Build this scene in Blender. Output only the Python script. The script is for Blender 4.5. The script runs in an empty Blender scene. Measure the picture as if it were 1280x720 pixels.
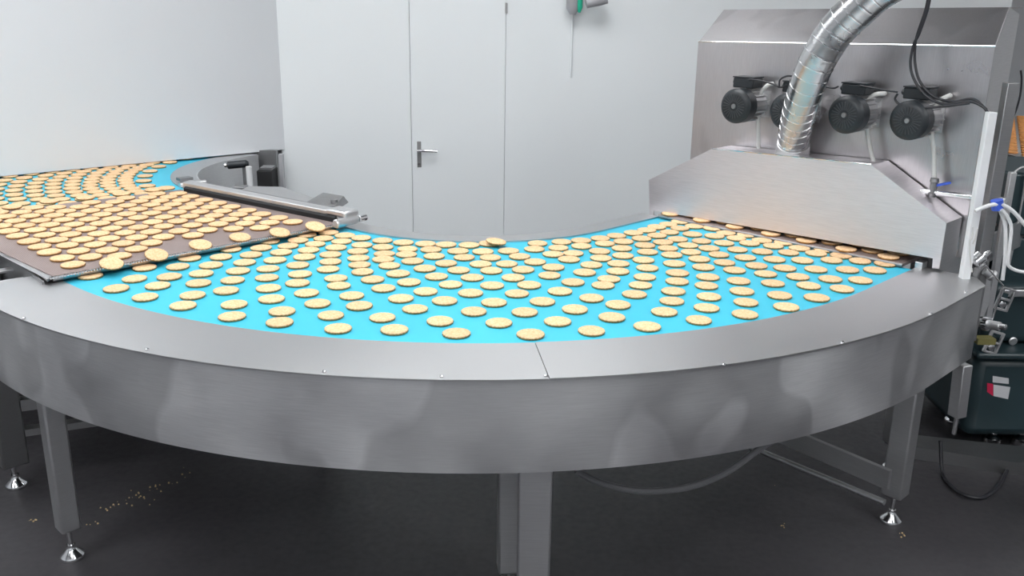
import bpy, bmesh, math, random
from mathutils import Vector, Matrix
random.seed(7)
SC = bpy.context.scene
COL = SC.collection
# ------------------------------------------------------------------ camera
F, PITCH, ROLL, CZ = 1151.86, .2986, .0135, 1.6
BZ = CZ - .774                      # belt height
cp, sp = math.cos(PITCH), math.sin(PITCH)
fw = Vector((0, cp, -sp)); up0 = Vector((0, sp, cp)); rt0 = Vector((1, 0, 0))
rt = rt0 * math.cos(ROLL) + up0 * math.sin(ROLL)
up = -rt0 * math.sin(ROLL) + up0 * math.cos(ROLL)
CAM = Vector((0, 0, CZ))
cd = bpy.data.cameras.new('camera'); cd.sensor_width = 36; cd.lens = 36 * F / 1280; cd.clip_start = .05
cam = bpy.data.objects.new('camera', cd); COL.objects.link(cam)
cam.matrix_world = Matrix.Translation(CAM) @ Matrix((rt, up, -fw)).transposed().to_4x4()
SC.camera = cam

def ray(u, v): return fw * F + rt * (u - 640) + up * (360 - v)
def pz(u, v, z):                    # where the sight line meets a level plane
    d = ray(u, v); return CAM + d * ((z - CZ) / d.z)
def pn(u, v, p0, n):                # ... or any plane
    d = ray(u, v); return CAM + d * ((p0 - CAM).dot(n) / d.dot(n))
def py(u, v, y): return pn(u, v, Vector((0, y, 0)), Vector((0, 1, 0)))

# ------------------------------------------------------------------ line layout
C = Vector((-.1406, 3.6811, 0))     # centre of the near 90 degree turn
S = math.sqrt(.5)
dF = Vector((-S, S, 0)); dR = Vector((S, S, 0))
nL = Vector((-S, -S, 0)); nR = Vector((S, -S, 0))
R_OUT, R_RIM, R_IN, R_HOLE = 1.633, 1.856, .655, .575
Z = Vector((0, 0, 1))

# ------------------------------------------------------------------ materials
def nodes(name):
    m = bpy.data.materials.new(name); m.use_nodes = True
    n = m.node_tree.nodes; l = m.node_tree.links
    return m, n, l, n['Principled BSDF']
def ramp(n, l, src, stops):
    r = n.new('ShaderNodeValToRGB'); e = r.color_ramp.elements
    while len(e) < len(stops): e.new(.5)
    for k, (p, c) in enumerate(stops): e[k].position = p; e[k].color = (*c, 1)
    l.new(src, r.inputs[0]); return r
def noise(n, l, scale, detail=3, stretch=None, space='Object'):
    t = n.new('ShaderNodeTexCoord'); q = n.new('ShaderNodeTexNoise'); q.inputs['Scale'].default_value = scale; q.inputs['Detail'].default_value = detail
    if stretch:
        mp = n.new('ShaderNodeMapping'); mp.inputs['Scale'].default_value = stretch; l.new(t.outputs[space], mp.inputs[0]); l.new(mp.outputs[0], q.inputs['Vector'])
    else: l.new(t.outputs[space], q.inputs['Vector'])
    return q
def plain(name, c, rough=.5, metal=0, var=.06, scale=8, bump=0, spec=.5, stretch=None):
    m, n, l, b = nodes(name)
    q = noise(n, l, scale, 4, stretch)
    r = ramp(n, l, q.outputs['Fac'], [(.3, [x * (1 - var) for x in c]), (.7, [min(1, x * (1 + var)) for x in c])])
    l.new(r.outputs[0], b.inputs['Base Color'])
    b.inputs['Roughness'].default_value = rough; b.inputs['Metallic'].default_value = metal; b.inputs['Specular IOR Level'].default_value = spec
    if bump:
        u_ = n.new('ShaderNodeBump'); u_.inputs['Strength'].default_value = bump; u_.inputs['Distance'].default_value = .002
        l.new(q.outputs['Fac'], u_.inputs['Height']); l.new(u_.outputs[0], b.inputs['Normal'])
    return m
def steel(name, c=.6, r0=.26, r1=.44, scale=2.2, brush=(1, 1, 40), smudge=1.0, tint=(1, 1, 1.01)):
    m, n, l, b = nodes(name)
    a = noise(n, l, scale, 5); g = noise(n, l, 18, 3, brush)
    mr = n.new('ShaderNodeMapRange'); mr.inputs['From Min'].default_value = .35; mr.inputs['From Max'].default_value = .65
    mr.inputs['To Min'].default_value = r0; mr.inputs['To Max'].default_value = r1; l.new(a.outputs['Fac'], mr.inputs[0])
    l.new(mr.outputs[0], b.inputs['Roughness'])
    rr = ramp(n, l, g.outputs['Fac'], [(.25, [c * .93 * t for t in tint]), (.75, [c * 1.05 * t for t in tint])]); l.new(rr.outputs[0], b.inputs['Base Color'])
    b.inputs['Metallic'].default_value = 1
    u_ = n.new('ShaderNodeBump'); u_.inputs['Strength'].default_value = .12 * smudge; u_.inputs['Distance'].default_value = .004
    l.new(a.outputs['Fac'], u_.inputs['Height']); l.new(u_.outputs[0], b.inputs['Normal'])
    return m
M = {}
M['steel'] = steel('brushed_steel', .7, .38, .52)
M['rim'] = steel('rim_plate_steel', .57, .40, .50, 1.5, (30, 30, 1), .25)
M['skirt'] = steel('skirt_steel', .84, .36, .62, 2.6, (1, 1, 30), 1.0)
def patch(m, lo, hi, scale, st):     # patchy steel reflections painted into the base colour
    n = m.node_tree.nodes; l = m.node_tree.links; b = n['Principled BSDF']; src = b.inputs['Base Color'].links[0].from_socket
    q = noise(n, l, scale, 2, st); r = ramp(n, l, q.outputs['Fac'], [(.47, (lo,) * 3), (.50, (hi,) * 3)])
    mx = n.new('ShaderNodeMixRGB'); mx.blend_type = 'MULTIPLY'; mx.inputs[0].default_value = 1; l.new(src, mx.inputs[1]); l.new(r.outputs[0], mx.inputs[2]); l.new(mx.outputs[0], b.inputs['Base Color'])
patch(M['skirt'], .80, 1.0, 1.6, (1.8, 1.8, 1.2))  # polished and dull weld patches, their differing reflection put into the colour
M['hood'] = steel('hood_steel', .80, .42, .52, 1.2, (1, 1, 25), .3, (1, .955, .985))
M['housing'] = steel('housing_steel', .58, .27, .44, 2.0, (20, 20, 1), .9, (1, .965, .985))
patch(M['housing'], .88, 1.0, 3.0, (1, 1, .6))  # mottled reflections of the housing sheet put into its colour
M['darksteel'] = steel('dark_steel', .34, .4, .55)
M['chrome'] = steel('chrome', .8, .08, .16, 5, (1, 1, 1), .1)
M['duct'] = steel('duct_foil', .60, .24, .30, 6, (1, 1, 10), .05)
M['foil'] = steel('foil_tape', .8, .3, .45, 40, (1, 1, 1), 1.5)
M['blue'] = plain('blue_belt', (.045, .50, .68), .5, 0, .05, 3)
M['white'] = plain('white_plastic', (.75, .76, .77), .4)
M['black'] = plain('black_plastic', (.018, .022, .026), .42, 0, .2)
M['blackmatte'] = plain('black_paint', (.012, .012, .013), .7, 0, .2)
M['cable'] = plain('black_cable', (.02, .02, .025), .45)
M['green'] = plain('dark_green_paint', (.028, .05, .058), .32, 0, .15, 3)
M['clear'] = plain('pale_hose', (.62, .62, .6), .3)
M['greyhose'] = plain('grey_hose', (.22, .22, .23), .4)
M['bluetape'] = plain('blue_tape', (.05, .12, .62), .4)
M['label_w'] = plain('label_white', (.7, .7, .72), .5)
M['label_r'] = plain('label_red', (.62, .02, .08), .5)
M['exitgreen'] = plain('exit_green', (.02, .45, .28), .4)
M['greyp'] = plain('grey_plastic', (.4, .4, .42), .45)
M['grille'] = plain('grille_grey', (.07, .075, .08), .4)
M['alu'] = steel('motor_aluminium', .55, .35, .5, 8, (1, 1, 1), .5)
M['yellow'] = plain('yellow_strip', (.22, .2, .07), .5)
M['crumb'] = plain('crumb', (.6, .45, .25), .8)

def mesh_mat():
    m, n, l, b = nodes('wire_mesh_belt')
    t = n.new('ShaderNodeTexCoord'); outs = []
    for ang in (.785, -.785):
        mp = n.new('ShaderNodeMapping'); mp.inputs['Rotation'].default_value = (0, 0, ang); l.new(t.outputs['Object'], mp.inputs[0])
        w = n.new('ShaderNodeTexWave'); w.inputs['Scale'].default_value = 60; w.bands_direction = 'X'; l.new(mp.outputs[0], w.inputs[0]); outs.append(w)
    mx = n.new('ShaderNodeMath'); mx.operation = 'MAXIMUM'; l.new(outs[0].outputs['Fac'], mx.inputs[0]); l.new(outs[1].outputs['Fac'], mx.inputs[1])
    q = noise(n, l, 5, 3)
    r = ramp(n, l, mx.outputs[0], [(.3, (.17, .125, .115)), (.85, (.42, .34, .32))])
    mixn = n.new('ShaderNodeMixRGB'); mixn.blend_type = 'MULTIPLY'; mixn.inputs[0].default_value = .5
    r2 = ramp(n, l, q.outputs['Fac'], [(.3, (.75, .7, .7)), (.7, (1, 1, 1))])
    l.new(r.outputs[0], mixn.inputs[1]); l.new(r2.outputs[0], mixn.inputs[2]); l.new(mixn.outputs[0], b.inputs['Base Color'])
    b.inputs['Metallic'].default_value = .35; b.inputs['Roughness'].default_value = .5
    u_ = n.new('ShaderNodeBump'); u_.inputs['Strength'].default_value = .6; u_.inputs['Distance'].default_value = .002
    l.new(mx.outputs[0], u_.inputs['Height']); l.new(u_.outputs[0], b.inputs['Normal'])
    return m
M['mesh'] = mesh_mat()
def biscuit_mats():
    out = []
    for nm, c0, c1 in (('biscuit_top', (.77, .47, .245), (.89, .625, .375)), ('baked_edge', (.33, .17, .06), (.55, .31, .12))):
        m, n, l, b = nodes(nm)
        q = noise(n, l, 260, 3); q2 = noise(n, l, 120, 2)
        ad = n.new('ShaderNodeMath'); ad.operation = 'MULTIPLY_ADD'; ad.inputs[1].default_value = .5
        l.new(q.outputs['Fac'], ad.inputs[0]); hf = n.new('ShaderNodeMath'); hf.operation = 'MULTIPLY'; hf.inputs[1].default_value = .5; l.new(q2.outputs['Fac'], hf.inputs[0]); l.new(hf.outputs[0], ad.inputs[2])
        r = ramp(n, l, ad.outputs[0], [(.38, c0), (.6, c1)])
        oi = n.new('ShaderNodeObjectInfo'); hs = n.new('ShaderNodeHueSaturation')
        mr = n.new('ShaderNodeMapRange'); mr.inputs['To Min'].default_value = .93; mr.inputs['To Max'].default_value = 1.06; l.new(oi.outputs['Random'], mr.inputs[0])
        l.new(mr.outputs[0], hs.inputs['Value']); l.new(r.outputs[0], hs.inputs['Color']); l.new(hs.outputs[0], b.inputs['Base Color'])
        b.inputs['Roughness'].default_value = .75; b.inputs['Specular IOR Level'].default_value = .25
        u_ = n.new('ShaderNodeBump'); u_.inputs['Strength'].default_value = .5; u_.inputs['Distance'].default_value = .001
        l.new(q.outputs['Fac'], u_.inputs['Height']); l.new(u_.outputs[0], b.inputs['Normal'])
        out.append(m)
    return out
M['top'], M['edge'] = biscuit_mats()
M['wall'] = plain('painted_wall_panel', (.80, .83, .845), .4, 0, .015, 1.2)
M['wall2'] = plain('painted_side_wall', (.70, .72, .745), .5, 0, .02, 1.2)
M['seam'] = plain('panel_seam', (.72, .74, .76), .6)
M['ceiling'] = plain('ceiling_grey', (.42, .42, .43), .7)
def floor_mat():
    m, n, l, b = nodes('dark_floor')
    q = noise(n, l, 1.3, 6); g = noise(n, l, 40, 3)
    r = ramp(n, l, q.outputs['Fac'], [(.3, (.034, .033, .036)), (.55, (.058, .055, .060)), (.75, (.075, .072, .077))])
    l.new(r.outputs[0], b.inputs['Base Color'])
    r3 = ramp(n, l, g.outputs['Fac'], [(.3, (.38,) * 3), (.7, (.55,) * 3)]); l.new(r3.outputs[0], b.inputs['Roughness'])
    b.inputs['Specular IOR Level'].default_value = .35
    return m
M['floor'] = floor_mat()
def emis(name, c, s):
    m, n, l, b = nodes(name); b.inputs['Emission Color'].default_value = (*c, 1); b.inputs['Emission Strength'].default_value = s; b.inputs['Base Color'].default_value = (.8, .8, .8, 1); return m
M['tube'] = emis('lit_panel', (.97, .985, 1), 7.9)

# ------------------------------------------------------------------ mesh builder
class MB:
    def __init__(s): s.bm = bmesh.new(); s.mi = 0; s.smooth = True
    def faces(s, vs, fs):
        v = [s.bm.verts.new(p) for p in vs]
        for f in fs:
            try:
                q = s.bm.faces.new([v[i] for i in f]); q.material_index = s.mi; q.smooth = s.smooth
            except ValueError: pass
        return s
    def prism(s, poly, ext):        # polygon + extrusion vector
        n = len(poly); a = [Vector(p) for p in poly]; b_ = [p + ext for p in a]
        nrm = Vector((0, 0, 0))
        for i in range(n): nrm += a[i].cross(a[(i + 1) % n])
        if nrm.dot(ext) > 0: a = a[::-1]; b_ = b_[::-1]
        fs = [list(range(n)), list(range(2 * n - 1, n - 1, -1))] + [[i, n + i, n + (i + 1) % n, (i + 1) % n] for i in range(n)]
        fs[2:] = [f[::-1] for f in fs[2:]]
        sm = s.smooth; s.smooth = False; s.faces(a + b_, fs); s.smooth = sm; return s
    def box(s, c, x, y, z):         # centre and three half-extent vectors
        c = Vector(c); x, y, z = Vector(x), Vector(y), Vector(z)
        return s.prism([c - x - y - z, c + x - y - z, c + x + y - z, c - x + y - z], z * 2)
    def abox(s, x0, x1, y0, y1, z0, z1):
        return s.prism([(x0, y0, z0), (x1, y0, z0), (x1, y1, z0), (x0, y1, z0)], Vector((0, 0, z1 - z0)))
    def tube(s, pts, r, n=12, cap=True):
        pts = [Vector(p) for p in pts]; rs = r if isinstance(r, (list, tuple)) else [r] * len(pts)
        t0 = (pts[1] - pts[0]).normalized(); u_ = t0.orthogonal().normalized(); vs = []; pr = t0
        for i, p in enumerate(pts):
            t = (pts[min(i + 1, len(pts) - 1)] - pts[max(i - 1, 0)]).normalized()
            u_ = (pr.rotation_difference(t) @ u_); u_ = (u_ - t * u_.dot(t)).normalized(); w = t.cross(u_); pr = t
            for k in range(n):
                a = 2 * math.pi * k / n; vs.append(p + (u_ * math.cos(a) + w * math.sin(a)) * rs[i])
        fs = [[i * n + k, i * n + (k + 1) % n, (i + 1) * n + (k + 1) % n, (i + 1) * n + k] for i in range(len(pts) - 1) for k in range(n)]
        if cap: fs += [list(range(n))[::-1], [(len(pts) - 1) * n + k for k in range(n)]]
        return s.faces(vs, fs)
    def lathe(s, o, ax, prof, n=28): # profile of (distance along axis, radius)
        o = Vector(o); ax = Vector(ax).normalized(); u_ = ax.orthogonal().normalized(); w = ax.cross(u_); vs = []
        for d, r in prof:
            for k in range(n):
                a = 2 * math.pi * k / n; vs.append(o + ax * d + (u_ * math.cos(a) + w * math.sin(a)) * max(r, 1e-5))
        m_ = len(prof)
        fs = [[i * n + k, i * n + (k + 1) % n, (i + 1) * n + (k + 1) % n, (i + 1) * n + k] for i in range(m_ - 1) for k in range(n)]
        fs += [list(range(n))[::-1], [(m_ - 1) * n + k for k in range(n)]]
        return s.faces(vs, fs)
    def strip(s, A, B, z0, z1):     # band between two matching plan polylines, z0..z1
        n = len(A); vs = [Vector((p.x, p.y, z1)) for p in A] + [Vector((p.x, p.y, z1)) for p in B] + [Vector((p.x, p.y, z0)) for p in A] + [Vector((p.x, p.y, z0)) for p in B]
        fs = []
        for i in range(n - 1):
            fs += [[i, i + 1, n + i + 1, n + i], [3 * n + i, 3 * n + i + 1, 2 * n + i + 1, 2 * n + i], [2 * n + i, 2 * n + i + 1, i + 1, i], [n + i, n + i + 1, 3 * n + i + 1, 3 * n + i]]
        fs += [[0, n, 3 * n, 2 * n], [n - 1, 3 * n - 1, 4 * n - 1, 2 * n - 1]]
        sm = s.smooth; s.smooth = False; s.faces(vs, fs); s.smooth = sm; return s
    def build(s, name, mat, parent=None, bevel=0):
        bmesh.ops.recalc_face_normals(s.bm, faces=s.bm.faces[:])
        me = bpy.data.meshes.new(name); s.bm.to_mesh(me); s.bm.free()
        for m in (mat if isinstance(mat, (list, tuple)) else [mat]): me.materials.append(m)
        o = bpy.data.objects.new(name, me); COL.objects.link(o)
        if parent is not None:
            o.parent = parent; o.matrix_parent_inverse = Matrix.Translation(-parent.location)
        try: me.set_sharp_from_angle(angle=math.radians(35))
        except Exception: pass
        if bevel:
            b = o.modifiers.new('bevel', 'BEVEL'); b.width = bevel; b.segments = 2; b.limit_method = 'ANGLE'
        return o
def thing(name, label, cat, loc=(0, 0, 0), group=None):
    o = bpy.data.objects.new(name, None); COL.objects.link(o); o.location = loc; o.empty_display_size = .05
    o['label'] = label; o['category'] = cat
    if group: o['group'] = group
    return o
def tag(o, label, cat, group=None, kind=None):
    o['label'] = label; o['category'] = cat
    if group: o['group'] = group
    if kind: o['kind'] = kind
    return o
def struct(o): o['kind'] = 'structure'; return o
def smoothpath(pts, k=8):           # Catmull-Rom
    pts = [Vector(p) for p in pts]; P = [pts[0] * 2 - pts[1]] + pts + [pts[-1] * 2 - pts[-2]]; out = []
    for i in range(1, len(P) - 2):
        a, b, c, d = P[i - 1:i + 3]
        for j in range(k):
            t = j / k; out.append(.5 * ((2 * b) + (c - a) * t + (2 * a - 5 * b + 4 * c - d) * t * t + (3 * b - a - 3 * c + d) * t ** 3))
    out.append(pts[-1]); return out

# ------------------------------------------------------------------ the room
ZC = 3.0
WP = Vector((-1.25, 4.94, 0)); WQ = Vector((-2.29, 4.06, 0)); wd = (WQ - WP).normalized(); wn = Vector((-wd.y, wd.x, 0))
if wn.dot(Vector((0, 1, 0))) < 0: wn = -wn          # away from the viewer
XR = py(1241, 150, 4.955).x
struct(MB().abox(-7, 7, -4, 9, -.1, 0).build('floor', M['floor']))
struct(MB().abox(-7, 7, -4, 9, ZC, ZC + .1).build('ceiling', M['ceiling']))
struct(MB().abox(-7, 7, -2.7, -2.6, 0, ZC).build('wall_behind', M['wall2']))
struct(MB().abox(-7, 7, 9, 9.1, 0, ZC).build('wall_far', M['wall2']))
struct(MB().abox(-4.9, -4.8, -4, 9, 0, ZC).build('wall_west', M['wall2']))
struct(MB().abox(7, 7.1, -4, 9, 0, ZC).build('wall_east', M['wall2']))
# partition on the left that stops just above the belt of the far turn
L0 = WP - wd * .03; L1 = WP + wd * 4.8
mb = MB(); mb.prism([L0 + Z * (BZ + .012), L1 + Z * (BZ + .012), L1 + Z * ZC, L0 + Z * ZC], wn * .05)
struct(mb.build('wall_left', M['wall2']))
# wall at the back with a flush door
yb = 4.955
dx0 = py(514, 150, yb).x; dx1 = py(631, 150, yb).x
mb = MB(); mb.abox(WP.x - .0, dx0 - .0018, yb, yb + .08, 0, ZC); mb.abox(dx1 + .0018, XR, yb, yb + .08, 0, ZC); mb.abox(dx0 - .0018, dx1 + .0018, yb, yb + .08, 2.2, ZC)
struct(mb.build('wall_back', M['wall']))
d = struct(MB().abox(dx0, dx1, yb + .002, yb + .011, .01, 2.195).build('door_1', M['wall'], None, .002))
struct(MB().abox(dx0 - .001, dx1 + .001, yb + .012, yb + .075, 0, 2.2).build('trim_1', M['seam']))
# handle
h0 = py(524, 193, yb)
mb = MB(); mb.abox(h0.x - .011, h0.x + .011, yb - .002, yb + .006, h0.z - .07, h0.z + .07)
hp = mb.build('handle_plate', M['darksteel'], d, .003)
mb = MB(); q = py(526, 188, yb - .03)
mb.tube([(h0.x, yb, q.z), (h0.x, yb - .045, q.z)], .008); mb.tube(smoothpath([(h0.x - .004, yb - .042, q.z), (h0.x + .03, yb - .046, q.z), (h0.x + .1, yb - .042, q.z - .002)]), .0075)
mb.build('door_lever', M['chrome'], hp)
q = py(524, 205, yb); MB().tube([(q.x, yb - .002, q.z), (q.x, yb - .012, q.z)], .007).build('key_cylinder', M['chrome'], hp)
q = py(633, 10, yb); MB().abox(q.x - .006, q.x + .006, yb - .01, yb - .001, q.z - .025, q.z + .025).build('hinge', M['darksteel'], d)
# emergency lamp, camera and conduit on the back wall
LAMP = t = thing('exit_lamp', 'small grey lamp with green side high on the white back wall', 'lamp', py(719, 4, yb))
q = py(719, 8, yb - .06); w = .030
mb = MB(); mb.tube([(q.x - .012, yb - .075, q.z + .12), (q.x - .012, yb - .075, q.z - .01), (q.x - .012, yb - .075, q.z - .04)], [.034, .034, .014], 20); mb.abox(q.x - .03, q.x + .0, yb - .06, yb, q.z + .0, q.z + .1)
mb.build('lamp_body', M['greyp'], t)
MB().tube([(q.x + .02, yb - .09, q.z + .12), (q.x + .02, yb - .09, q.z - .005), (q.x + .02, yb - .09, q.z - .03)], [.016, .016, .006], 16).build('green_cover', M['exitgreen'], t)
t = thing('wall_camera', 'grey rounded wall camera beside the green-sided lamp', 'camera', py(744, 0, yb))
q = py(744, 2, yb - .1)
mb = MB(); mb.lathe(q + Vector((-.05, -.02, -.01)), (1, .05, .25), [(0, .008), (.004, .024), (.07, .028), (.11, .026), (.115, .004)], 20); mb.build('camera_body', M['greyp'], t)
MB().tube([q + Vector((0, 0, .015)), Vector((q.x, yb, q.z + .1))], .01).build('camera_bracket', M['greyp'], t)
q0 = py(716, 18, yb - .012); q1 = py(715, 97, yb - .012)
MB().tube([(q0.x, yb - .006, q0.z + .05), (q0.x, yb - .006, q1.z)], .005, 10).build('conduit', M['wall'], LAMP)
# lit ceiling panels (out of frame, real fittings)
for k, (x, y, sx, sy) in enumerate(LIGHTS := [(-2.4, 1.0, .6, .6), (0, 1.0, .6, .6), (2.4, 1.0, .6, .6), (-2.4, -1.2, .6, .6), (0, -1.2, .6, .6), (2.4, -1.2, .6, .6), (-2.4, 3.2, .6, .6), (0, 3.2, .6, .6), (4.3, 2.6, .5, .6), (4.2, 5.6, .6, .6)]):
    t = thing('ceiling_light', 'flat lit ceiling panel above the line, out of view', 'light', (x, y, ZC - .05), 'ceiling light panels')
    MB().abox(x - sx, x + sx, y - sy, y + sy, ZC - .05, ZC - .002).build('light_frame', M['white'], t)
    MB().abox(x - sx + .02, x + sx - .02, y - sy + .02, y + sy - .02, ZC - .056, ZC - .0505).build('diffuser', M['tube'], t)

# ------------------------------------------------------------------ near turn conveyor
def turn(R, fl, fr, n=48, c=C):
    out = [c + nL * R + dF * fl]
    for i in range(n + 1):
        a = math.radians(225 + 90 * i / n); out.append(c + Vector((math.cos(a), math.sin(a), 0)) * R)
    out.append(c + nR * R + dR * fr); return out
T1 = thing('curved_conveyor', 'large stainless steel curved conveyor carrying biscuits on a bright blue belt', 'conveyor', (C.x, C.y - 1.7, 0))
MB().strip(turn(R_IN - .03, .02, .335), turn(R_OUT + .02, .02, .335), BZ - .006, BZ).build('belt', M['blue'], T1)
MB().strip(turn(R_IN - .03, .02, .335), turn(R_OUT + .02, .02, .335), BZ - .03, BZ - .012).build('belt_bed', M['darksteel'], T1)
def arc(R, a0, a1, n=40, c=C): return [c + Vector((math.cos(math.radians(a0 + (a1 - a0) * i / n)), math.sin(math.radians(a0 + (a1 - a0) * i / n)), 0)) * R for i in range(n + 1)]
SEAM = 276.9
def edge(R, side):
    if side == 'l': return [C + nL * R + dF * .085] + arc(R, 225, SEAM)
    return arc(R, SEAM + .05, 315) + [C + nR * R + dR * .30] + [C + nR * (R - (.05 if R > 1.7 else 0)) + dR * (.37 if R > 1.7 else .37)]
MB().strip(edge(R_OUT, 'l'), edge(R_RIM, 'l'), BZ + .0008, BZ + .005).build('rim_plate', M['rim'], T1)
MB().strip(edge(R_OUT, 'r'), edge(R_RIM, 'r'), BZ + .0008, BZ + .006).build('rim_plate', M['rim'], T1)
skA = [C + nL * (R_RIM - .006) + dF * .085] + arc(R_RIM - .006, 225, 315, 64) + [C + nR * (R_RIM - .006) + dR * .3, C + nR * (R_RIM - .05) + dR * .365]
skB = [C + nL * (R_RIM - .012) + dF * .085] + arc(R_RIM - .012, 225, 315, 64) + [C + nR * (R_RIM - .012) + dR * .3, C + nR * (R_RIM - .056) + dR * .36]
o = MB().strip(skB, skA, BZ - .222, BZ).build('skirt', M['skirt'], T1)
for p in o.data.polygons: p.use_smooth = abs(p.normal.z) < .5
MB().strip(turn(R_HOLE, .06, .335), turn(R_IN, .06, .335), BZ + .0008, BZ + .006).build('inner_rim', M['rim'], T1)
MB().strip(turn(R_HOLE, .06, .335), turn(R_HOLE + .004, .06, .335), BZ - .2, BZ).build('inner_skirt', M['steel'], T1)
# bolts on the rim edge
for u_, v_ in ((184, 437), (30, 398), (405, 465), (552, 471), (682, 470), (905, 456), (1053, 428), (1163, 392), (1207, 365)):
    p = pz(u_, v_, BZ + .006); MB().lathe(p, Z, [(0, .005), (.003, .0045), (.004, .002)], 10).build('bolt', M['chrome'], T1)
# cross members beneath
mb = MB()
for a in (232, 262, 290, 308):
    d_ = Vector((math.cos(math.radians(a)), math.sin(math.radians(a)), 0)); t_ = Vector((-d_.y, d_.x, 0))
    mb.box(C + d_ * 1.2 + Z * (BZ - .08), d_ * .6, t_ * .02, Z * .03)
mb.build('cross_member', M['darksteel'], T1)
def leg(par, x, y, ang, w, z1, foot=True, mat='steel', z0=.1):
    d_ = Vector((math.cos(ang), math.sin(ang), 0)); t_ = Vector((-d_.y, d_.x, 0)); c = Vector((x, y, 0))
    l_ = MB().box(c + Z * (z0 + z1) / 2, d_ * w, t_ * w, Z * (z1 - z0) / 2).build('leg', M[mat], par, .006)
    if foot:
        MB().tube([c + Z * (z0 + .001), c + Z * .03], .008, 12).build('foot_screw', M['chrome'], l_)
        MB().lathe(c, Z, [(0, .034), (.006, .036), (.014, .034), (.03, .016), (.042, .012), (.046, .012)], 24).build('foot', M['chrome'], l_)
    return l_
pL = pz(91, 697, 0); pRt = pz(1113, 652, 0)
leg(T1, pL.x, pL.y, math.radians(45), .029, BZ - .04)
leg(T1, pRt.x, pRt.y, math.radians(45), .034, BZ - .04)
lf = py(668, 640, 2.02); leg(T1, lf.x, 2.02, math.radians(90), .041, BZ - .04)
lf = py(636, 650, 2.22); leg(T1, lf.x, 2.22, math.radians(97), .03, BZ - .04)
# stay plate and frame between the legs under the front
mb = MB(); mb.abox(lf.x, lf.x + .06, 2.05, 2.2, BZ - .12, BZ - .06); mb.build('cross_member', M['steel'], T1)

# ------------------------------------------------------------------ mesh conveyor between the two turns
MZ = BZ + .026
T2 = thing('mesh_conveyor', 'straight brown wire mesh conveyor between the two blue curved belts', 'conveyor', (-1.2, 3.0, 0))
a0 = pz(66, 345, MZ); a1 = pz(424, 279, MZ); b1 = pz(226, 237, MZ)
b0 = b1 + (pz(0, 264, MZ) - b1) * 1.32
mb = MB(); mb.prism([a0 - Z * .012, a1 - Z * .012, b1 - Z * .012, b0 - Z * .012], Z * .012); mb.build('mesh_belt', M['mesh'], T2)
ed = (a1 - a0).normalized(); fl_ = Vector((-ed.y, ed.x, 0))
MB().tube([a0 - Z * .009 + fl_ * .006, a1 - Z * .009 + fl_ * .006], .009, 12).build('nose_bar', M['darksteel'], T2)
eb = (b1 - b0).normalized()
MB().tube([b0 - Z * .009, b1 - Z * .009], .009, 12).build('nose_bar', M['darksteel'], T2)
# spiral drop rod along the near nose
p0 = a0 - ed * .012 - fl_ * .008 - Z * .003; p1 = a1 + ed * .0 - fl_ * .008 - Z * .003
n_ = 480; mb = MB(); mb.tube([p0 + (p1 - p0) * (i / n_) for i in range(n_ + 1)], [.0042 + .0009 * math.sin(i * math.pi / 2) for i in range(n_ + 1)], 8)
mb.build('spiral_rod', M['chrome'], T2)
# outer side rail: flat strip beside the belt, then side frame lower down
o0 = pz(60, 349, MZ); o1 = pz(0, 303, MZ); od = (o1 - o0).normalized(); oe = o0 + od * 1.0; on = Vector((-od.y, od.x, 0))
if on.dot(nL) < 0: on = -on
mb = MB(); mb.prism([a0 + od * .01 - Z * .01, o0 + od * .01 - Z * .01, oe - Z * .01, b0 - Z * .01][::-1], Z * .007); mb.build('side_strip', M['rim'], T2)
mb = MB(); mb.prism([o0 + od * .03 + on * .004 - Z * .012, o0 + od * .03 + on * .010 - Z * .012, oe + on * .010 - Z * .012, oe + on * .004 - Z * .012], Z * -.14); mb.build('side_frame', M['darksteel'], T2)
for s_ in (.09, .22, .36):
    c = o0 + od * s_ + on * .06 - Z * .05
    MB().box(c, od * .018, on * .05, Z * .004).build('bracket', M['steel'], T2, .002)
mb = MB(); c = o0 + od * .16 + on * .19 - Z * .05; mb.box(c, od * .17, on * .05, Z * .006); mb.build('edge_guard', M['steel'], T2, .002)
# inner rail with sloping top, end bearing and cover table
i0 = pz(429, 281, MZ); i1 = pz(228, 240, MZ); idr = (i1 - i0).normalized(); inn_ = Vector((idr.y, -idr.x, 0))
if inn_.dot(nL) > 0: inn_ = -inn_
A_ = i0 + idr * .10 + inn_ * .012
def rail(prof, L0_, L1_, name, mat):
    mb = MB(); mb.prism([i0 + idr * L0_ + inn_ * x + Z * z for x, z in prof], idr * (L1_ - L0_)); return mb.build(name, M[mat], T2, .002)
rail([(.006, -.05), (.006, .016), (.016, .022), (.016, -.05)], .05, (i1 - i0).length, 'guard_strip', 'blackmatte')
rail([(.018, -.04), (.018, .034), (.05, .040), (.058, .034), (.058, -.04)], .045, (i1 - i0).length + .02, 'inner_rail', 'steel')
rail([(.070, -.04), (.070, .026), (.105, .026), (.105, -.04)], .12, (i1 - i0).length, 'inner_rail', 'darksteel')
mb = MB(); mb.lathe(i0 + idr * .01 + inn_ * -.03 + Z * .006, inn_, [(0, .012), (.005, .016), (.10, .016), (.108, .012)], 20); mb.build('nose_bearing', M['steel'], T2)
MB().lathe(i0 + idr * .0 + inn_ * .08 + Z * .008, inn_, [(0, .012), (.03, .012), (.034, .008)], 16).build('shaft_end', M['chrome'], T2)
MB().box(i0 + idr * .055 + inn_ * .05 + Z * .03, idr * .05, inn_ * .035, Z * .012).build('bearing_cover', M['steel'], T2, .008)
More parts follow.
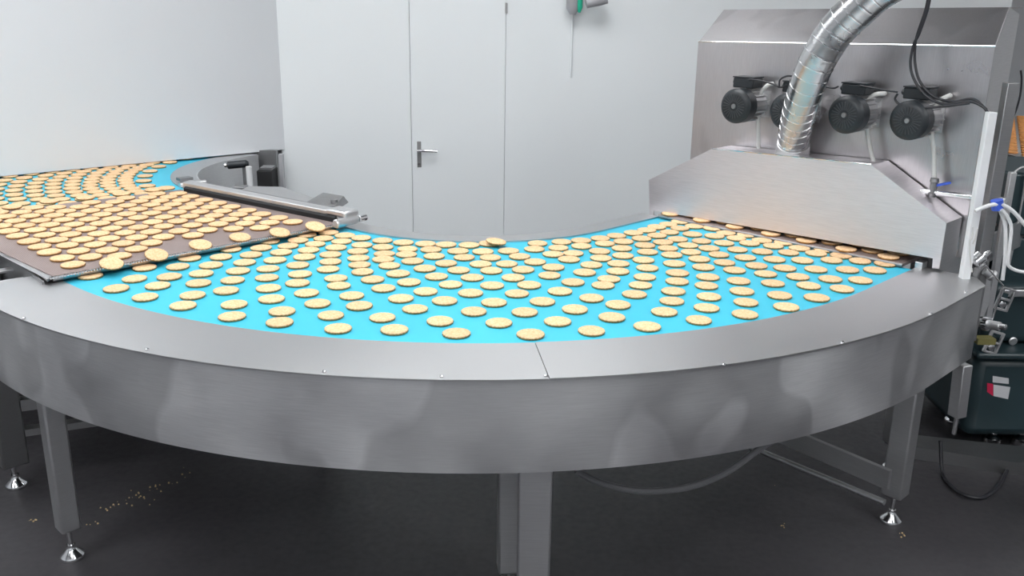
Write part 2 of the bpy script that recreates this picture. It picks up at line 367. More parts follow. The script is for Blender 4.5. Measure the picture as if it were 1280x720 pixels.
# legs
q = pz(21, 608, 0); leg(T2, q.x, q.y, math.radians(45), .042, BZ - .06, True, 'darksteel', .09)
q2 = pz(-190, 565, 0); leg(T2, q2.x, q2.y, math.radians(45), .042, BZ - .06, True, 'darksteel', .09)
q3 = Vector((-.72, 3.25, 0)); leg(T2, q3.x, q3.y, math.radians(45), .03, BZ - .02, True, 'darksteel', .09)
mb = MB()
for zz in (.20, .30): 
    a_ = Vector((q.x, q.y, zz)); b_ = Vector((-.75, 3.2, zz)); t_ = (b_ - a_).normalized(); w_ = Vector((-t_.y, t_.x, 0)); mb.box((a_ + b_) / 2, t_ * ((b_ - a_).length / 2), w_ * .02, Z * (.02 if zz > .25 else .012))
mb.build('lower_rail', M['darksteel'], T2)
a_ = pz(25, 541, .16); b_ = pz(112, 522, .16); MB().tube([a_, b_, b_ + (b_ - a_) * 1.2], .009).build('tie_rod', M['steel'], T2)

# cover table and machinery inside the loop
t = thing('cover_table', 'pale steel cover table inside the loop beside the mesh conveyor', 'table', pz(370, 252, BZ))
z_ = BZ + .02
mb = MB(); mb.prism([pz(296, 243, z_), pz(312, 236, z_), pz(353, 237, z_), pz(424, 262, z_), pz(402, 269, z_)], Z * .012); mb.build('table_top', M['rim'], t, .002)
for u_, v_ in ((318, 241), (400, 264)): p = pz(u_, v_, z_); MB().abox(p.x - .015, p.x + .015, p.y + .0, p.y + .03, 0, z_ - .001).build('leg', M['darksteel'], t)
c0 = pz(376, 262, z_ + .0125); c1 = pz(422, 262, z_ + .0125)
t = thing('motor_box', 'dark grey wedge-shaped box on the pale cover table by the wall', 'box', c0)
mb = MB(); hh = .045
zt_ = c0.z; k0 = pz(374, 259, zt_); k1 = pz(420, 264, zt_)
mb.smooth = False
mb.faces([k0, k1, k1 + Vector((.02, .16, 0)), k0 + Vector((.02, .16, 0)), k0 + Z * .004, k1 + Z * .022, k1 + Vector((0, .16, .026)), k0 + Vector((.06, .16, .026))], [[0, 1, 5, 4], [1, 2, 6, 5], [2, 3, 7, 6], [3, 0, 4, 7], [4, 5, 6, 7], [3, 2, 1, 0]])
mb.build('box_body', M['darksteel'], t, .003)
MB().lathe(k1 + Vector((-.015, .05, .022)), Z, [(0, .014), (.012, .014), (.016, .008)], 12).build('cable_gland', M['darksteel'], t)
# control cabinet seen through the opening below the partition
c0 = py(322, 236, 4.5); c1 = py(341, 236, 4.5); ct = py(349, 214, 4.5)
t = thing('control_cabinet', 'small black cabinet in the dark gap left of the back wall edge', 'cabinet', (c0.x, 4.5, 0))
MB().abox(c0.x, c1.x, 4.5, 4.62, .12, ct.z).build('cabinet_body', M['blackmatte'], t, .004)
MB().abox(c0.x + .01, c1.x - .005, 4.52, 4.60, ct.z + .001, ct.z + .012).build('cabinet_lid', M['darksteel'], t)
for xx in (c0.x + .02, c1.x - .02): MB().abox(xx - .012, xx + .012, 4.55, 4.59, 0, .119).build('cabinet_foot', M['darksteel'], t)
g0 = py(322, 214, 4.85); g1 = py(349, 192, 4.85)
tag(MB().abox(g0.x, g1.x - .02, 4.86, 4.9, 0, BZ + .02).build('guard_panel', M['darksteel']), 'dark grey panel standing behind the small black cabinet', 'panel')
e0 = py(350.5, 215, 4.6)
tag(MB().abox(e0.x - .006, e0.x + .012, 4.6, 4.64, 0, BZ + .04).build('corner_post', M['greyp']), 'slim light grey corner post at the left edge of the back wall', 'post')
p_ = py(313, 240, 4.3)
tag(MB().tube([(p_.x, 4.3, 0), (p_.x, 4.3, BZ + .03)], .014, 14).build('air_pipe', M['white']), 'upright white pipe standing in the far conveyor loop', 'pipe')
p_ = py(296, 207, 4.34)
t = thing('pneumatic_valve', 'small dark valve with chrome end on the far loop frame', 'valve', (p_.x, 4.34, 0))
MB().tube([(p_.x + .03, 4.36, 0), (p_.x + .03, 4.36, p_.z + .02)], .01).build('valve_stand', M['darksteel'], t)
MB().lathe(p_ + Vector((-.045, 0, 0)), (1, .1, .1), [(0, .012), (.004, .018), (.09, .018), (.1, .01)], 16).build('valve_body', M['black'], t)
MB().lathe(p_ + Vector((-.06, 0, 0)), (1, .1, .1), [(0, .006), (.002, .01), (.012, .01)], 14).build('valve_tip', M['chrome'], t)
p_ = py(300, 236, 4.0)
tag(MB().abox(p_.x - .03, p_.x + .03, 3.98, 4.03, 0, p_.z + .012).build('sensor_stand', M['darksteel'], None, .003), 'short dark sensor stand behind the mesh conveyor side rail', 'stand')

# ------------------------------------------------------------------ far turn
C2 = C + dF * 1.0
T3 = thing('curved_conveyor', 'far curved conveyor packed with biscuits, running under the white partition', 'conveyor', (C2.x - .8, C2.y, 0))
def arc2(R, a0_, a1_, fl=0, n=40):
    return ([C2 + nL * R - dF * fl] if fl else []) + [C2 + Vector((math.cos(math.radians(a0_ + (a1_ - a0_) * i / n)), math.sin(math.radians(a0_ + (a1_ - a0_) * i / n)), 0)) * R for i in range(n + 1)]
MB().strip(arc2(.742, 225, 140, .03), arc2(1.66, 225, 140, .03), BZ - .006, BZ).build('belt', M['blue'], T3)
MB().strip(arc2(.742, 225, 140, .03), arc2(1.66, 225, 140, .03), BZ - .03, BZ - .012).build('belt_bed', M['darksteel'], T3)
MB().strip(arc2(.64, 225, 140, .0), arc2(.752, 225, 140, .0), BZ + .0008, BZ + .006).build('inner_rim', M['rim'], T3)
o = MB().strip(arc2(.634, 225, 140, .0), arc2(.64, 225, 140, .0), BZ - .25, BZ + .006).build('inner_skirt', M['steel'], T3)
for p in o.data.polygons: p.use_smooth = abs(p.normal.z) < .5
MB().strip(arc2(1.655, 225, 140, .0), arc2(1.8, 225, 140, .0), BZ + .0008, BZ + .005).build('rim_plate', M['rim'], T3)
for a in (215, 165, 145):
    for r_ in (.9, 1.6):
        p = C2 + Vector((math.cos(math.radians(a)), math.sin(math.radians(a)), 0)) * r_; leg(T3, p.x, p.y, math.radians(a), .03, BZ - .032, True, 'darksteel')
p = pz(231, 225, BZ + .012); MB().box(p + Z * .006, nL * .03, dF * .02, Z * .006).build('guide_block', M['darksteel'], T3)
p = pz(238, 230, BZ + .01); MB().tube([p - dR * .05, p + dR * .07], .012).build('guide_shaft', M['steel'], T3)

# ------------------------------------------------------------------ biscuits
def biscuit_mesh(name, seed, smooth_r=1.0):
    rnd = random.Random(seed); N = 66; bm = bmesh.new(); rings = []
    prof = [(.90, 0), (.985, .0012), (1.0, .0045), (.975, .0064), (.90, .0072), (.62, .0078), (.3, .0076)]
    ph = rnd.random() * 6
    for k, (r, z) in enumerate(prof):
        row = []
        for i in range(N):
            a = 2 * math.pi * i / N; sc = 1 + (.034 * math.cos(22 * a) if k < 4 else .008 * math.cos(22 * a) if k == 4 else 0) + .012 * math.sin(2 * a + ph)
            zz = z + (rnd.uniform(-.0003, .0003) if k > 3 else 0); row.append(bm.verts.new(((.0336 * r * sc * math.cos(a)), .0336 * r * sc * math.sin(a), zz * 1.15)))
        rings.append(row)
    for k in range(len(rings) - 1):
        for i in range(N):
            f = bm.faces.new([rings[k][i], rings[k][(i + 1) % N], rings[k + 1][(i + 1) % N], rings[k + 1][i]]); f.smooth = True; f.material_index = 1 if k < 2 else 0
    f = bm.faces.new(rings[0][::-1]); f.material_index = 1
    c = bm.verts.new((0, 0, .0076))
    for i in range(N): f = bm.faces.new([rings[-1][i], rings[-1][(i + 1) % N], c]); f.smooth = True
    me = bpy.data.meshes.new(name); bm.to_mesh(me); bm.free(); me.materials.append(M['top']); me.materials.append(M['edge']); return me
BM = [biscuit_mesh('biscuit', s_) for s_ in (1, 2, 3)]
BLUE = """-1225,2563 -1087,2539 -1100,2443 -991,2369 -1103,2656 -1006,2768 -1008,2670 -996,2564 -996,2474 -912,2883 -914,2787 -915,2691 -915,2601 -891,2503 -819,2904 -828,2817 -823,2727 -816,2633 -804,2537 -734,2661 -713,2567 -870,2391 -793,2438 -865,2301 -735,2316 -712,2219 -712,3087 -722,3009 -738,2934 -741,2852 -737,2758 -814,2992 -643,3041 -655,2963 -660,2884 -655,2800 -654,2704 -626,2608 -613,2518 -642,3125 -578,3085 -575,3003 -578,2921 -579,2832 -563,2749 -554,2665 -513,2571 -491,2497 -517,3055 -499,2958 -499,2877 -484,2794 -468,2717 -447,2641 -405,2563 -682,2464 -649,2367 -596,2265 -581,2179 -567,2425 -518,2334 -464,2238 -427,2139 -439,2406 -404,2319 -440,3022 -426,2933 -410,2851 -404,2783 -376,2713 -339,2627 -297,2541 -362,2479 -366,2999 -343,2914 -339,2846 -311,2768 -265,2687 -223,2603 -176,2524 -241,2454 -291,2986 -266,2911 -249,2831 -205,2748 -162,2673 -117,2597 -115,2445 -222,2979 -177,2897 -153,2820 -98,2744 -63,2673 -57,2520 -145,2977 -96,2895 -70,2822 -302,2387 -254,2299 -330,2227 -288,2136 -182,2372 -181,2205 -134,2116 -99,2285 49,2529 14,2446 -48,2363 83,2377 34,2285 -32,2198 47,2116 135,2473 177,2563 219,2414 167,2314 117,2214 198,2147 -13,2908 23,2841 71,2778 -17,2751 33,2688 126,2719 3,2601 111,2630 218,2667 245,2752 179,2814 197,2889 131,2875 152,2956 166,3037 72,2936 84,3012 234,3059 230,2984 303,3095 312,3022 285,2919 282,2834 262,2537 285,2601 320,2684 331,2771 356,2868 363,2962 378,3053 363,3135 428,3181 446,3099 445,3005 442,2919 415,2817 415,2726 394,2627 370,2542 481,3225 506,3146 513,3051 517,2970 516,2885 507,2780 499,2675 483,2586 524,3277 558,3198 571,3096 591,3013 585,2924 596,2838 591,2744 583,2636 561,2546 574,3323 625,3368 606,3261 664,3297 635,3172 649,3075 655,2977 342,2454 286,2358 259,2253 341,2185 456,2488 437,2397 402,2303 547,2441 521,2342 481,2240 666,2599 652,2497 639,2395 612,2292 766,2678 762,2580 749,2462 739,2358 843,2745 856,2652 860,2560 848,2445 936,2736 726,3269 759,3196 825,3172 709,3151 779,3122 861,3094 808,3053 930,3068 881,3021 961,2994 997,2930 721,3051 747,2965 671,2897 749,2864 668,2800 761,2769 680,2714 824,2943 908,2935 838,2847 925,2839 1041,2982 1070,2905 1110,2842 1179,2814 1021,2847 1034,2737 1118,2736 947,2632 1033,2624 948,2534"""
items = []                          # (location, rotation matrix, zone)
rot = lambda: Matrix.Rotation(random.uniform(0, 6.28), 4, 'Z')
for s_ in BLUE.split():
    x, y = (int(k) / 1000 for k in s_.split(','))
    items.append([Vector((x, y, BZ + .0005)), rot(), 'blue'])
def tilt(axis, ang): return Matrix.Rotation(ang, 4, axis)
# under the hood mouth: on the mesh belt feeding the turn
HI = [(.8125, .4473), (.9123, .546), (1.0086, .6376), (1.0659, .6693), (1.111, .7304), (1.2110, .8192), (1.1714, .7535)]
hoodlat = []
for i in range(4):
    for j in range(14):
        rr = .70 + .070 * j; al = .352 + .080 * i + (.044 if j % 2 else 0) + random.uniform(-.006, .006)
        if rr < 1.6: hoodlat.append(C + nR * (rr + random.uniform(-.004, .004)) + dR * al)
for p in hoodlat: items.append([Vector((p.x, p.y, BZ + .0165)), rot(), 'hood'])
# biscuits on the mesh conveyor
rads = [1.58, 1.51, 1.44, 1.37, 1.30, 1.23, 1.155, 1.08, 1.005, .935, .868, .80]
def m_at(f_, r_): return C + dF * f_ + nL * r_
def inside_mesh(p, m=.03):
    if (p - a0).cross(a1 - a0).z * 1 > 0: s1 = 1
    d1 = (p - a0).dot(fl_); nb = Vector((-eb.y, eb.x, 0)); d2 = (b0 - p).dot(nb)
    return d1 > m and d2 > m
nb = Vector((-eb.y, eb.x, 0))
for j, r0_ in enumerate(rads):
    ph = .038 if j % 2 == 0 else .084
    for i in range(-2, 12):
        f_ = ph + .0925 * i + random.uniform(-.004, .004)
        r_ = r0_ + .10 * f_ * (1.58 - r0_) / .78 + random.uniform(-.003, .003)
        p = m_at(f_, r_); p.z = MZ + .0005
        d1 = (p - a0).dot(fl_); d2 = (b0 - p).dot(nb)
        if d1 > .036 and d2 > .036: items.append([p, rot(), 'mesh'])
# tipping over the near nose
tips = [(139.4, 331, .30), (195.5, 320, .33), (250.6, 307.5, .26), (300, 298, .2), (349.5, 292, .26), (394, 284.5, .3)]
for k, (u_, v_, an) in enumerate(tips):
    p = pz(u_, v_, MZ + .004); items.append([p, tilt(ed, an) @ rot(), 'tip%d' % k])
for k, (u_, v_) in enumerate([(15, 260), (62, 253), (107, 248.5), (152, 243.5), (192, 238.5), (208, 236.5)]):
    p = pz(u_, v_, MZ + .003); items.append([p, tilt(eb, .03) @ rot(), 'fartip'])
# far turn
for j in range(12):
    rr = .865 + .0725 * j
    for i in range(-2, 40):
        a = math.radians(225) - (i + (.5 if j % 2 else 0)) * .0735
        p = C2 + Vector((math.cos(a), math.sin(a), 0)) * (rr + random.uniform(-.004, .004))
        w_ = (p - WP).dot(wn)
        if a < math.radians(112) or rr > 1.60: continue
        if (p - b0).dot(nb) < .085 or w_ > .25: continue
        p.z = BZ + .0005; items.append([p, rot(), 'far'])
# the propped biscuit and the one it leans on near the inner edge
pu = pz(611, 306, BZ + .0005); pt = pz(620, 304, BZ + .012)
items.append([pu, rot(), 'under'])
items.append([Vector((pt.x, pt.y, BZ + .0135)), tilt(Vector((0.25, 1, 0)).normalized(), .13) @ rot(), 'prop'])
# drop clashes on the same level
keep = []
for it in items:
    lim = .0 if it[2] in ('prop', 'under') or it[2].startswith('tip') else .064
    if it[2] == 'fartip': lim = .0
    ok = True
    for o_ in keep:
        dd = (o_[0] - it[0]).xy.length if hasattr(o_[0] - it[0], 'xy') else 9
        if abs(o_[0].z - it[0].z) < .012 and dd < lim: ok = False; break
    if ok: keep.append(it)
def drop_near(zone, tgt, lim):
    global keep
    cs = [it[0] for it in keep if it[2].startswith(tgt)]
    keep = [it for it in keep if not (it[2] == zone and any((it[0] - c).xy.length < lim for c in cs))]
drop_near('mesh', 'tip', .096); drop_near('mesh', 'fartip', .064); drop_near('far', 'fartip', .05)
drop_near('blue', 'under', .063); drop_near('blue', 'prop', .040)
items = keep
items.sort(key=lambda it: (it[0] - CAM).length ** 3 * (1 if not it[2].startswith(('tip', 'prop', 'under')) else .01) * (1.3 if it[2] == 'hood' else 1))
solo, rest = items[:300], items[300:]
print('BISCUITS', len(items), {z: sum(1 for i in items if i[2] == z) for z in set(i[2] for i in items)}, 'solo', {z: sum(1 for i in solo if i[2] == z) for z in set(i[2] for i in solo)})
first = bpy.data.objects.new('biscuit', BM[0])
ORD = ['first', 'second', 'third', 'fourth', 'fifth', 'sixth', 'seventh', 'eighth', 'ninth', 'tenth', 'eleventh', 'twelfth', 'thirteenth', 'fourteenth', 'fifteenth', 'sixteenth', 'seventeenth', 'eighteenth', 'nineteenth', 'twentieth']
outer = sorted([it for it in solo if it[2] == 'blue' and (it[0] - C).xy.length > 1.555 and (it[0] - C).xy.normalized().dot(nR.xy) < 2], key=lambda it: it[0].x)
outid = {id(it): k for k, it in enumerate(outer)}
tipname = ['nearest the outer rim', 'second from the outer rim', 'third from the outer rim', 'fourth from the outer rim', 'fifth from the outer rim', 'nearest the inner rail']
mesh_rest = any(i[2] == 'mesh' for i in rest)
for k, it in enumerate(solo):
    o = first if k == 0 else first.copy()
    o.data = BM[k % 3]; COL.objects.link(o)
    sc = random.uniform(.975, 1.02) if it[2] != 'hood' else .98
    o.matrix_world = Matrix.Translation(it[0]) @ it[1] @ Matrix.Scale(sc, 4)
    z = it[2]; o['category'] = 'biscuit'; o['group'] = 'golden biscuits on the conveyor line'
    if id(it) in outid:
        o['label'] = 'golden biscuit in the outermost row on the blue belt, %s from the left' % ORD[min(outid[id(it)], 19)]
    elif z == 'blue':
        q = it[0] - C; r_ = q.xy.length
        o['label'] = 'round golden biscuit lying flat on the near blue belt, inside the outermost row'
        o['group'] = 'flat biscuits on the near blue belt'
    elif z == 'mesh': o['label'] = 'round golden biscuit lying on the brown wire mesh belt, near half'; o['group'] = 'biscuits on the mesh belt'
    elif z.startswith('tip'): o['label'] = 'tilted biscuit tipping off the mesh belt nose, ' + tipname[int(z[3:])]; o['group'] = 'biscuits tipping off the mesh belt'
    elif z == 'hood': o['label'] = 'golden biscuit on the raised belt in the dark mouth of the steel hood'; o['group'] = 'biscuits under the hood'
    elif z == 'prop': o['label'] = 'propped-up biscuit with dark underside showing, at the inner edge of the blue belt'
    elif z == 'under': o['label'] = 'biscuit half hidden beneath the propped-up one near the inner edge'
    else: o['label'] = 'round golden biscuit on the far blue belt'; o['group'] = 'biscuits on the far belt'
bm = bmesh.new()
for k, it in enumerate(rest):
    tm = BM[k % 3].copy(); tm.transform(Matrix.Translation(it[0]) @ it[1]); bm.from_mesh(tm); bpy.data.meshes.remove(tm)
me = bpy.data.meshes.new('distant_biscuits'); bm.to_mesh(me); bm.free(); me.materials.append(M['top']); me.materials.append(M['edge'])
o = bpy.data.objects.new('distant_biscuits', me); COL.objects.link(o)
tag(o, 'hundreds of golden biscuits covering the far mesh belt and far blue belt', 'biscuits', 'golden biscuits on the conveyor line', 'stuff')

# ------------------------------------------------------------------ hood over the exit of the oven belt
H0 = C + dR * .345                  # a point in the hood's front plane
def ph(u, v, off=0): return pn(u, v, H0 + dR * off, dR)
T4 = thing('steel_hood', 'low brushed steel hood with angled shoulders over the belt mouth', 'hood', H0 + nR * 1.2)
outline = [(812, 274), (811, 225), (890, 186), (1089, 206), (1183, 279), (1174, 336), (1165, 335), (1166, 323), (817, 263), (817, 275)]
fr = [ph(u, v) for u, v in outline]
DEP = .125
# front plate
mb = MB(); mb.prism(fr, dR * .004); mb.build('front_plate', M['hood'], T4)
# top, shoulders and right end as folded sheet
seg = fr[1:6]
mb = MB(); mb.smooth = False
for a_, b_ in ((1, 2), (2, 3), (3, 4)):
    p, q = fr[a_], fr[b_]; t_ = (q - p).normalized(); nn = dR.cross(t_).normalized()
    if nn.z < 0: nn = -nn
    mb.prism([p + dR * .0045, q + dR * .0045, q + dR * DEP, p + dR * DEP], -nn * .003)
mb.build('top_plate', M['hood'], T4)
p, q = fr[4], fr[5]
mb = MB(); mb.prism([p + dR * .0045, q + dR * .0045, q + dR * DEP, p + dR * DEP], -nR * .003); mb.build('end_plate', M['steel'], T4)
# bright folded lip
mb = MB(); mb.tube([fr[2] + Z * .001, fr[3] + Z * .001], .0025, 8); mb.build('folded_lip', M['chrome'], T4)
# belt under the hood, raised a little above the turn
T5 = thing('oven_conveyor', 'steel mesh belt carrying biscuits out from under the hood', 'conveyor', H0 + nR * 1.2 + dR * .5)
mb = MB(); q0 = C + nR * .66 + dR * .322; q1 = C + nR * 1.60 + dR * .322
mb.prism([q0 + Z * (BZ + .006), q1 + Z * (BZ + .006), q1 + dR * 1.3 + Z * (BZ + .006), q0 + dR * 1.3 + Z * (BZ + .006)], Z * .010); mb.build('mesh_belt', M['mesh'], T5)
MB().tube([q0 + Z * (BZ + .0095) + dR * .003, q1 + Z * (BZ + .0095) + dR * .003], .006, 12).build('nose_bar', M['darksteel'], T5)
for s_, r0_ in ((-1, .63), (1, 1.66)):
    c = C + nR * (r0_ + s_ * .008) + dR * 1.0 + Z * (BZ - .02); MB().box(c, dR * .60, nR * .006, Z * .05).build('side_frame', M['steel'], T5)
p = ph(1122, 332, .04); MB().box(C + nR * 1.642 + dR * .36 + Z * (BZ + .014), dR * .02, nR * .012, Z * .012).build('end_block', M['steel'], T5, .002)
for r_, a_ in ((.72, 1.2), (1.55, 1.2), (1.55, .62)):
    p = C + nR * r_ + dR * a_; leg(T5, p.x, p.y, math.radians(45), .03, BZ - .012, True, 'darksteel')
r_ = C + nR * 1.6
pA = Vector((pRt.x, pRt.y, 0))
# floor level frame
fA = pz(1106, 628, .12); fB = pz(948, 563, .12)
MB().tube([fA, fB, fB + (fB - fA) * .3], .010).build('tie_rod', M['steel'], T5)
gA = pz(1112, 600, .22); gB = pz(1000, 552, .22); g_ = (gB - gA); gn = g_.normalized(); gw = Vector((-gn.y, gn.x, 0))
MB().box((gA + gB) / 2 + g_ * .15, gn * (g_.length * .65), gw * .008, Z * .032).build('lower_rail', M['steel'], T5)
# second short leg pieces under the right end
for (u0, v0, u1, v1, yy, w_, mt) in ((1119, 505, 1113, 552, 2.86, .02, 'steel'), (1204, 455, 1196, 520, 2.62, .02, 'steel')):
    a_ = py(u0, v0, yy); b_ = py(u1, v1, yy); MB().box((a_ + b_) / 2, Vector((w_ * .9, w_ * .4, 0)), Vector((-w_ * .4, w_ * .9, 0)), (a_ - b_) / 2).build('bracket', M[mt], T1, .003)
    if u0 > 1200:
        MB().tube([b_ - Z * .001, b_ - Z * .06], .007).build('stud', M['chrome'], T1)

# ------------------------------------------------------------------ housing with motors
A2 = .345 + .135
B0 = C + dR * A2
def pb(u, v, off=0): return pn(u, v, B0 + dR * off, dR)
l_top = pb(873, 52); r_top = pb(1244, 58); rL = (l_top - C).dot(nR); rR = (r_top - C).dot(nR)
zb = (l_top.z + r_top.z) / 2
T6 = thing('oven_housing', 'tall brushed steel housing with sloping top carrying four motors', 'oven', B0 + nR * (rL + rR) / 2)
# top edge back line
tl = pb(905, 12, .16); tr = pb(1262, 9, .16); zt = (tl.z + tr.z) / 2 + .0
print('HOUSING', rL, rR, l_top.z, r_top.z, tl.z, tr.z, (tl - C).dot(nR), (tr - C).dot(nR))
bl = C + nR * rL; br = C + nR * rR
FB = [bl + dR * A2 + Z * (BZ + .03), br + dR * A2 + Z * (BZ + .03), br + dR * A2 + Z * r_top.z, bl + dR * A2 + Z * l_top.z]
mb = MB(); mb.prism(FB, dR * .004); mb.build('front_panel', M['housing'], T6)
tlp = Vector((tl.x, tl.y, tl.z)); trp = Vector((tr.x, tr.y, tr.z))
mb = MB(); mb.smooth = False
e3 = FB[3] + dR * .0045; e2 = FB[2] + dR * .0045
nn = (e2 - e3).cross(tlp - e3).normalized()
mb.prism([e3, e2, trp, tlp], nn * -.003 if nn.dot(dR) < 0 else nn * .003); mb.build('sloping_top', M['housing'], T6)
MB().tube([e3 - dR * .003, e2 - dR * .003], .0028, 8).build('fold_highlight', M['chrome'], T6)  # chrome tube added as the bright highlight along the bend
back = .42
mb = MB(); mb.prism([tlp + dR * .001, trp + dR * .001, trp + dR * (back - .3), tlp + dR * (back - .3)], Z * -.003); mb.build('roof_plate', M['housing'], T6)
mb = MB(); mb.smooth = False
lb0 = FB[1] + dR * .0045
rt0_ = trp + dR * .10
mb.prism([lb0, e2, trp, trp + dR * .10 - Z * .02, lb0 + dR * .16 + Z * (e2.z - lb0.z) * .7, lb0 + dR * .16], -nR * .003); mb.build('side_panel', M['steel'], T6)
lb0 = FB[0] + dR * .0045
mb = MB(); mb.prism([lb0, e3, tlp, tlp + dR * .1, lb0 + dR * .25], nR * .003); mb.build('side_panel', M['steel'], T6)
for r_, a_ in ((rL + .04, A2 + .5), (rR - .04, A2 + .5)):
    pass

# motors
NRM = dR
mot = [(917, 133, 'leftmost'), (980, 140, 'half hidden behind the silver duct'), (1055, 144, 'just right of the silver duct'), (1134, 151, 'rightmost')]
mlab = ['black-capped electric motor on the steel housing, farthest left of the four', 'black-capped electric motor half hidden behind the ribbed silver duct', 'black-capped electric motor just right of the ribbed silver duct', 'black-capped electric motor farthest right, under the hanging black cables']
OFF = -.165
mpos = []
for k, (u_, v_, nm) in enumerate(mot):
    c = pb(u_, v_, OFF); mpos.append(c); ax = dR
    t = thing('electric_motor', mlab[k], 'motor', c + dR * .165, 'motors on the oven housing')
    R_ = .0595
    # fan cover
    f_ = MB().lathe(c, ax, [(.0, .012), (.0, .044), (.004, .052), (.014, R_), (.055, R_), (.056, R_ * .97)], 36).build('fan_cover', M['black'], t)
    mb = MB()
    for i in range(5): mb.lathe(c - ax * .0016, ax, [(0, .011 + i * .0075), (.0024, .0118 + i * .0075), (.0024, .0104 + i * .0075), (0, .0095 + i * .0075)][:2] + [(.003, .0095 + i * .0075)], 28) if False else None
    for i in range(24):
        a = 2 * math.pi * i / 24; u2 = nR * math.cos(a) + Z * math.sin(a); w2 = -nR * math.sin(a) + Z * math.cos(a)
        mb.box(c - ax * .0012 + u2 * .029, u2 * .013, w2 * .0009, ax * .001)
    mb.build('fan_grille', M['grille'], f_)
    MB().lathe(c - ax * .004, ax, [(0, .007), (.003, .009), (.004, .009)], 16).build('shaft_cap', M['darksteel'], f_)
    # finned body
    mb = MB(); mb.lathe(c + ax * .0565, ax, [(0, .045), (.001, .05), (.08, .05), (.108, .03)], 32)
    for i in range(20):
        a = 2 * math.pi * i / 20; u2 = nR * math.cos(a) + Z * math.sin(a); w2 = -nR * math.sin(a) + Z * math.cos(a)
        mb.box(c + ax * .098 + u2 * .053, u2 * .006, w2 * .0012, ax * .038)
    mb.build('motor_body', M['alu'], t)
    tb = c + ax * .10 + Z * .075 - nR * .012
    b_ = MB().box(tb, nR * .040, ax * .034, Z * .017).build('terminal_box', M['black'], t, .004)
    MB().box(tb + Z * .0195, nR * .041, ax * .035, Z * .002).build('terminal_lid', M['black'], b_)
    MB().lathe(tb - nR * .041, -nR, [(0, .009), (.012, .009), (.016, .006)], 14).build('cable_gland', M['black'], b_)
    MB().box(c + ax * .1635, nR * .045, ax * .001, Z * .045).build('mounting_flange', M['steel'], t)

# pale pipes beside the motors
tubes = [([(966, 105), (958, 108), (951, 118), (948, 135), (948, 186)], 'thin pale pipe bending down beside the leftmost motor'),
         ([(1106, 117), (1092, 119), (1084, 128), (1082, 145), (1086, 175), (1092, 203)], 'thin pale pipe bending down between the two right motors'),
         ([(1188, 120), (1174, 126), (1168, 136), (1163, 160), (1167, 185), (1168, 222)], 'thin pale pipe bending down right of the rightmost motor')]
for P, lab in tubes:
    pts = [pb(u_, v_, -.05) for u_, v_ in P]; pts[0] = pb(*P[0], -.006); pts.insert(1, pb(P[0][0] - 2, P[0][1], -.035))
    tag(MB().tube(smoothpath(pts), .0072, 12).build('air_pipe', M['clear']), lab, 'pipe', 'pale pipes on the housing')
# black cables
def cab(P, r, lab, off=-.12, nm='power_cable', mat='cable'):
    pts = [pb(u_, v_, off) for u_, v_ in P]
    return tag(MB().tube(smoothpath(pts), r, 8).build(nm, M[mat]), lab, 'cable', 'cables on the housing')
cab([(1164, -14), (1160, 10), (1149, 42), (1142, 56), (1138, 80), (1143, 100), (1158, 120), (1180, 130), (1212, 127), (1228, 133), (1235, 141)], .0042, 'black cable hanging from above and looping right past the rightmost motor', -.13)
cab([(1162, -14), (1157, 12), (1147, 42), (1144, 57), (1144, 80), (1150, 102), (1166, 120), (1190, 127), (1216, 124), (1233, 137)], .0042, 'second black cable hanging beside the first, slightly to its right', -.115)
cab([(1122, 117), (1119, 124), (1126, 131), (1150, 135), (1180, 133), (1212, 129)], .0036, 'black cable looping under the rightmost motor terminal box', -.15)
cab([(936, 99), (952, 101), (966, 105), (976, 109), (984, 106)], .003, 'short black cable from the leftmost motor to the next', -.10)
cab([(974, 110), (975, 100), (984, 95), (994, 96)], .003, 'short black cable loop above the motor behind the duct', -.11)
cab([(1030, 108), (1042, 110), (1048, 108)], .003, 'short black cable stub left of the third motor', -.10)
cab([(1075, 107), (1092, 110), (1108, 113), (1122, 115)], .003, 'short black cable linking the two right motors', -.10)
# silver ribbed duct
ctr = [(991, 186), (993, 168), (999, 140), (1008, 110), (1024, 72), (1046, 38), (1074, 10), (1102, -14), (1140, -34)]
offs = [-.072, -.105, -.18, -.235, -.26, -.26, -.26, -.26, -.26]
P_ = smoothpath([pb(u_, v_, o_) for (u_, v_), o_ in zip(ctr, offs)], 40)
t = thing('ventilation_duct', 'large ribbed silver duct curving up from the top of the hood', 'duct', P_[0])
P2 = [P_[0]]; acc = 0; step = .0035
for a_, b_ in zip(P_, P_[1:]):
    L_ = (b_ - a_).length; 
    while acc + L_ >= step:
        tt = (step - acc) / L_; a_ = a_ + (b_ - a_) * tt; P2.append(a_.copy()); L_ = (b_ - a_).length; acc = 0
        if L_ < 1e-7: break
    acc += L_
rr_ = []
for i in range(len(P2)):
    k = i % 11; rr_.append(.052 + (.0006 if k == 0 else 0) + .006 * i / len(P2))
MB().tube(P2, rr_, 28).build('duct_hose', M['duct'], t)
mb = MB()
for i in range(16, len(P2) - 2, 11 * 1):
    if i % 11 == 5: pass
    j = i - (i % 11); tt = (P2[j + 1] - P2[j]).normalized(); mb.tube([P2[j] - tt * .0011, P2[j] + tt * .0011], rr_[j] + .0008, 28)
mb.build('seam_ring', M['chrome'], t)
mb = MB(); mb.tube([P2[0] - Z * .02, P2[0] - Z * .0, P2[3], P2[7]], [.056, .0565, .0560, .0545], 28); mb.build('tape_collar', M['foil'], t)
MB().lathe(P2[0] - Z * .022, Z, [(0, .058), (.003, .0585), (.004, .0575), (.01, .057)], 32).build('duct_flange', M['steel'], t)

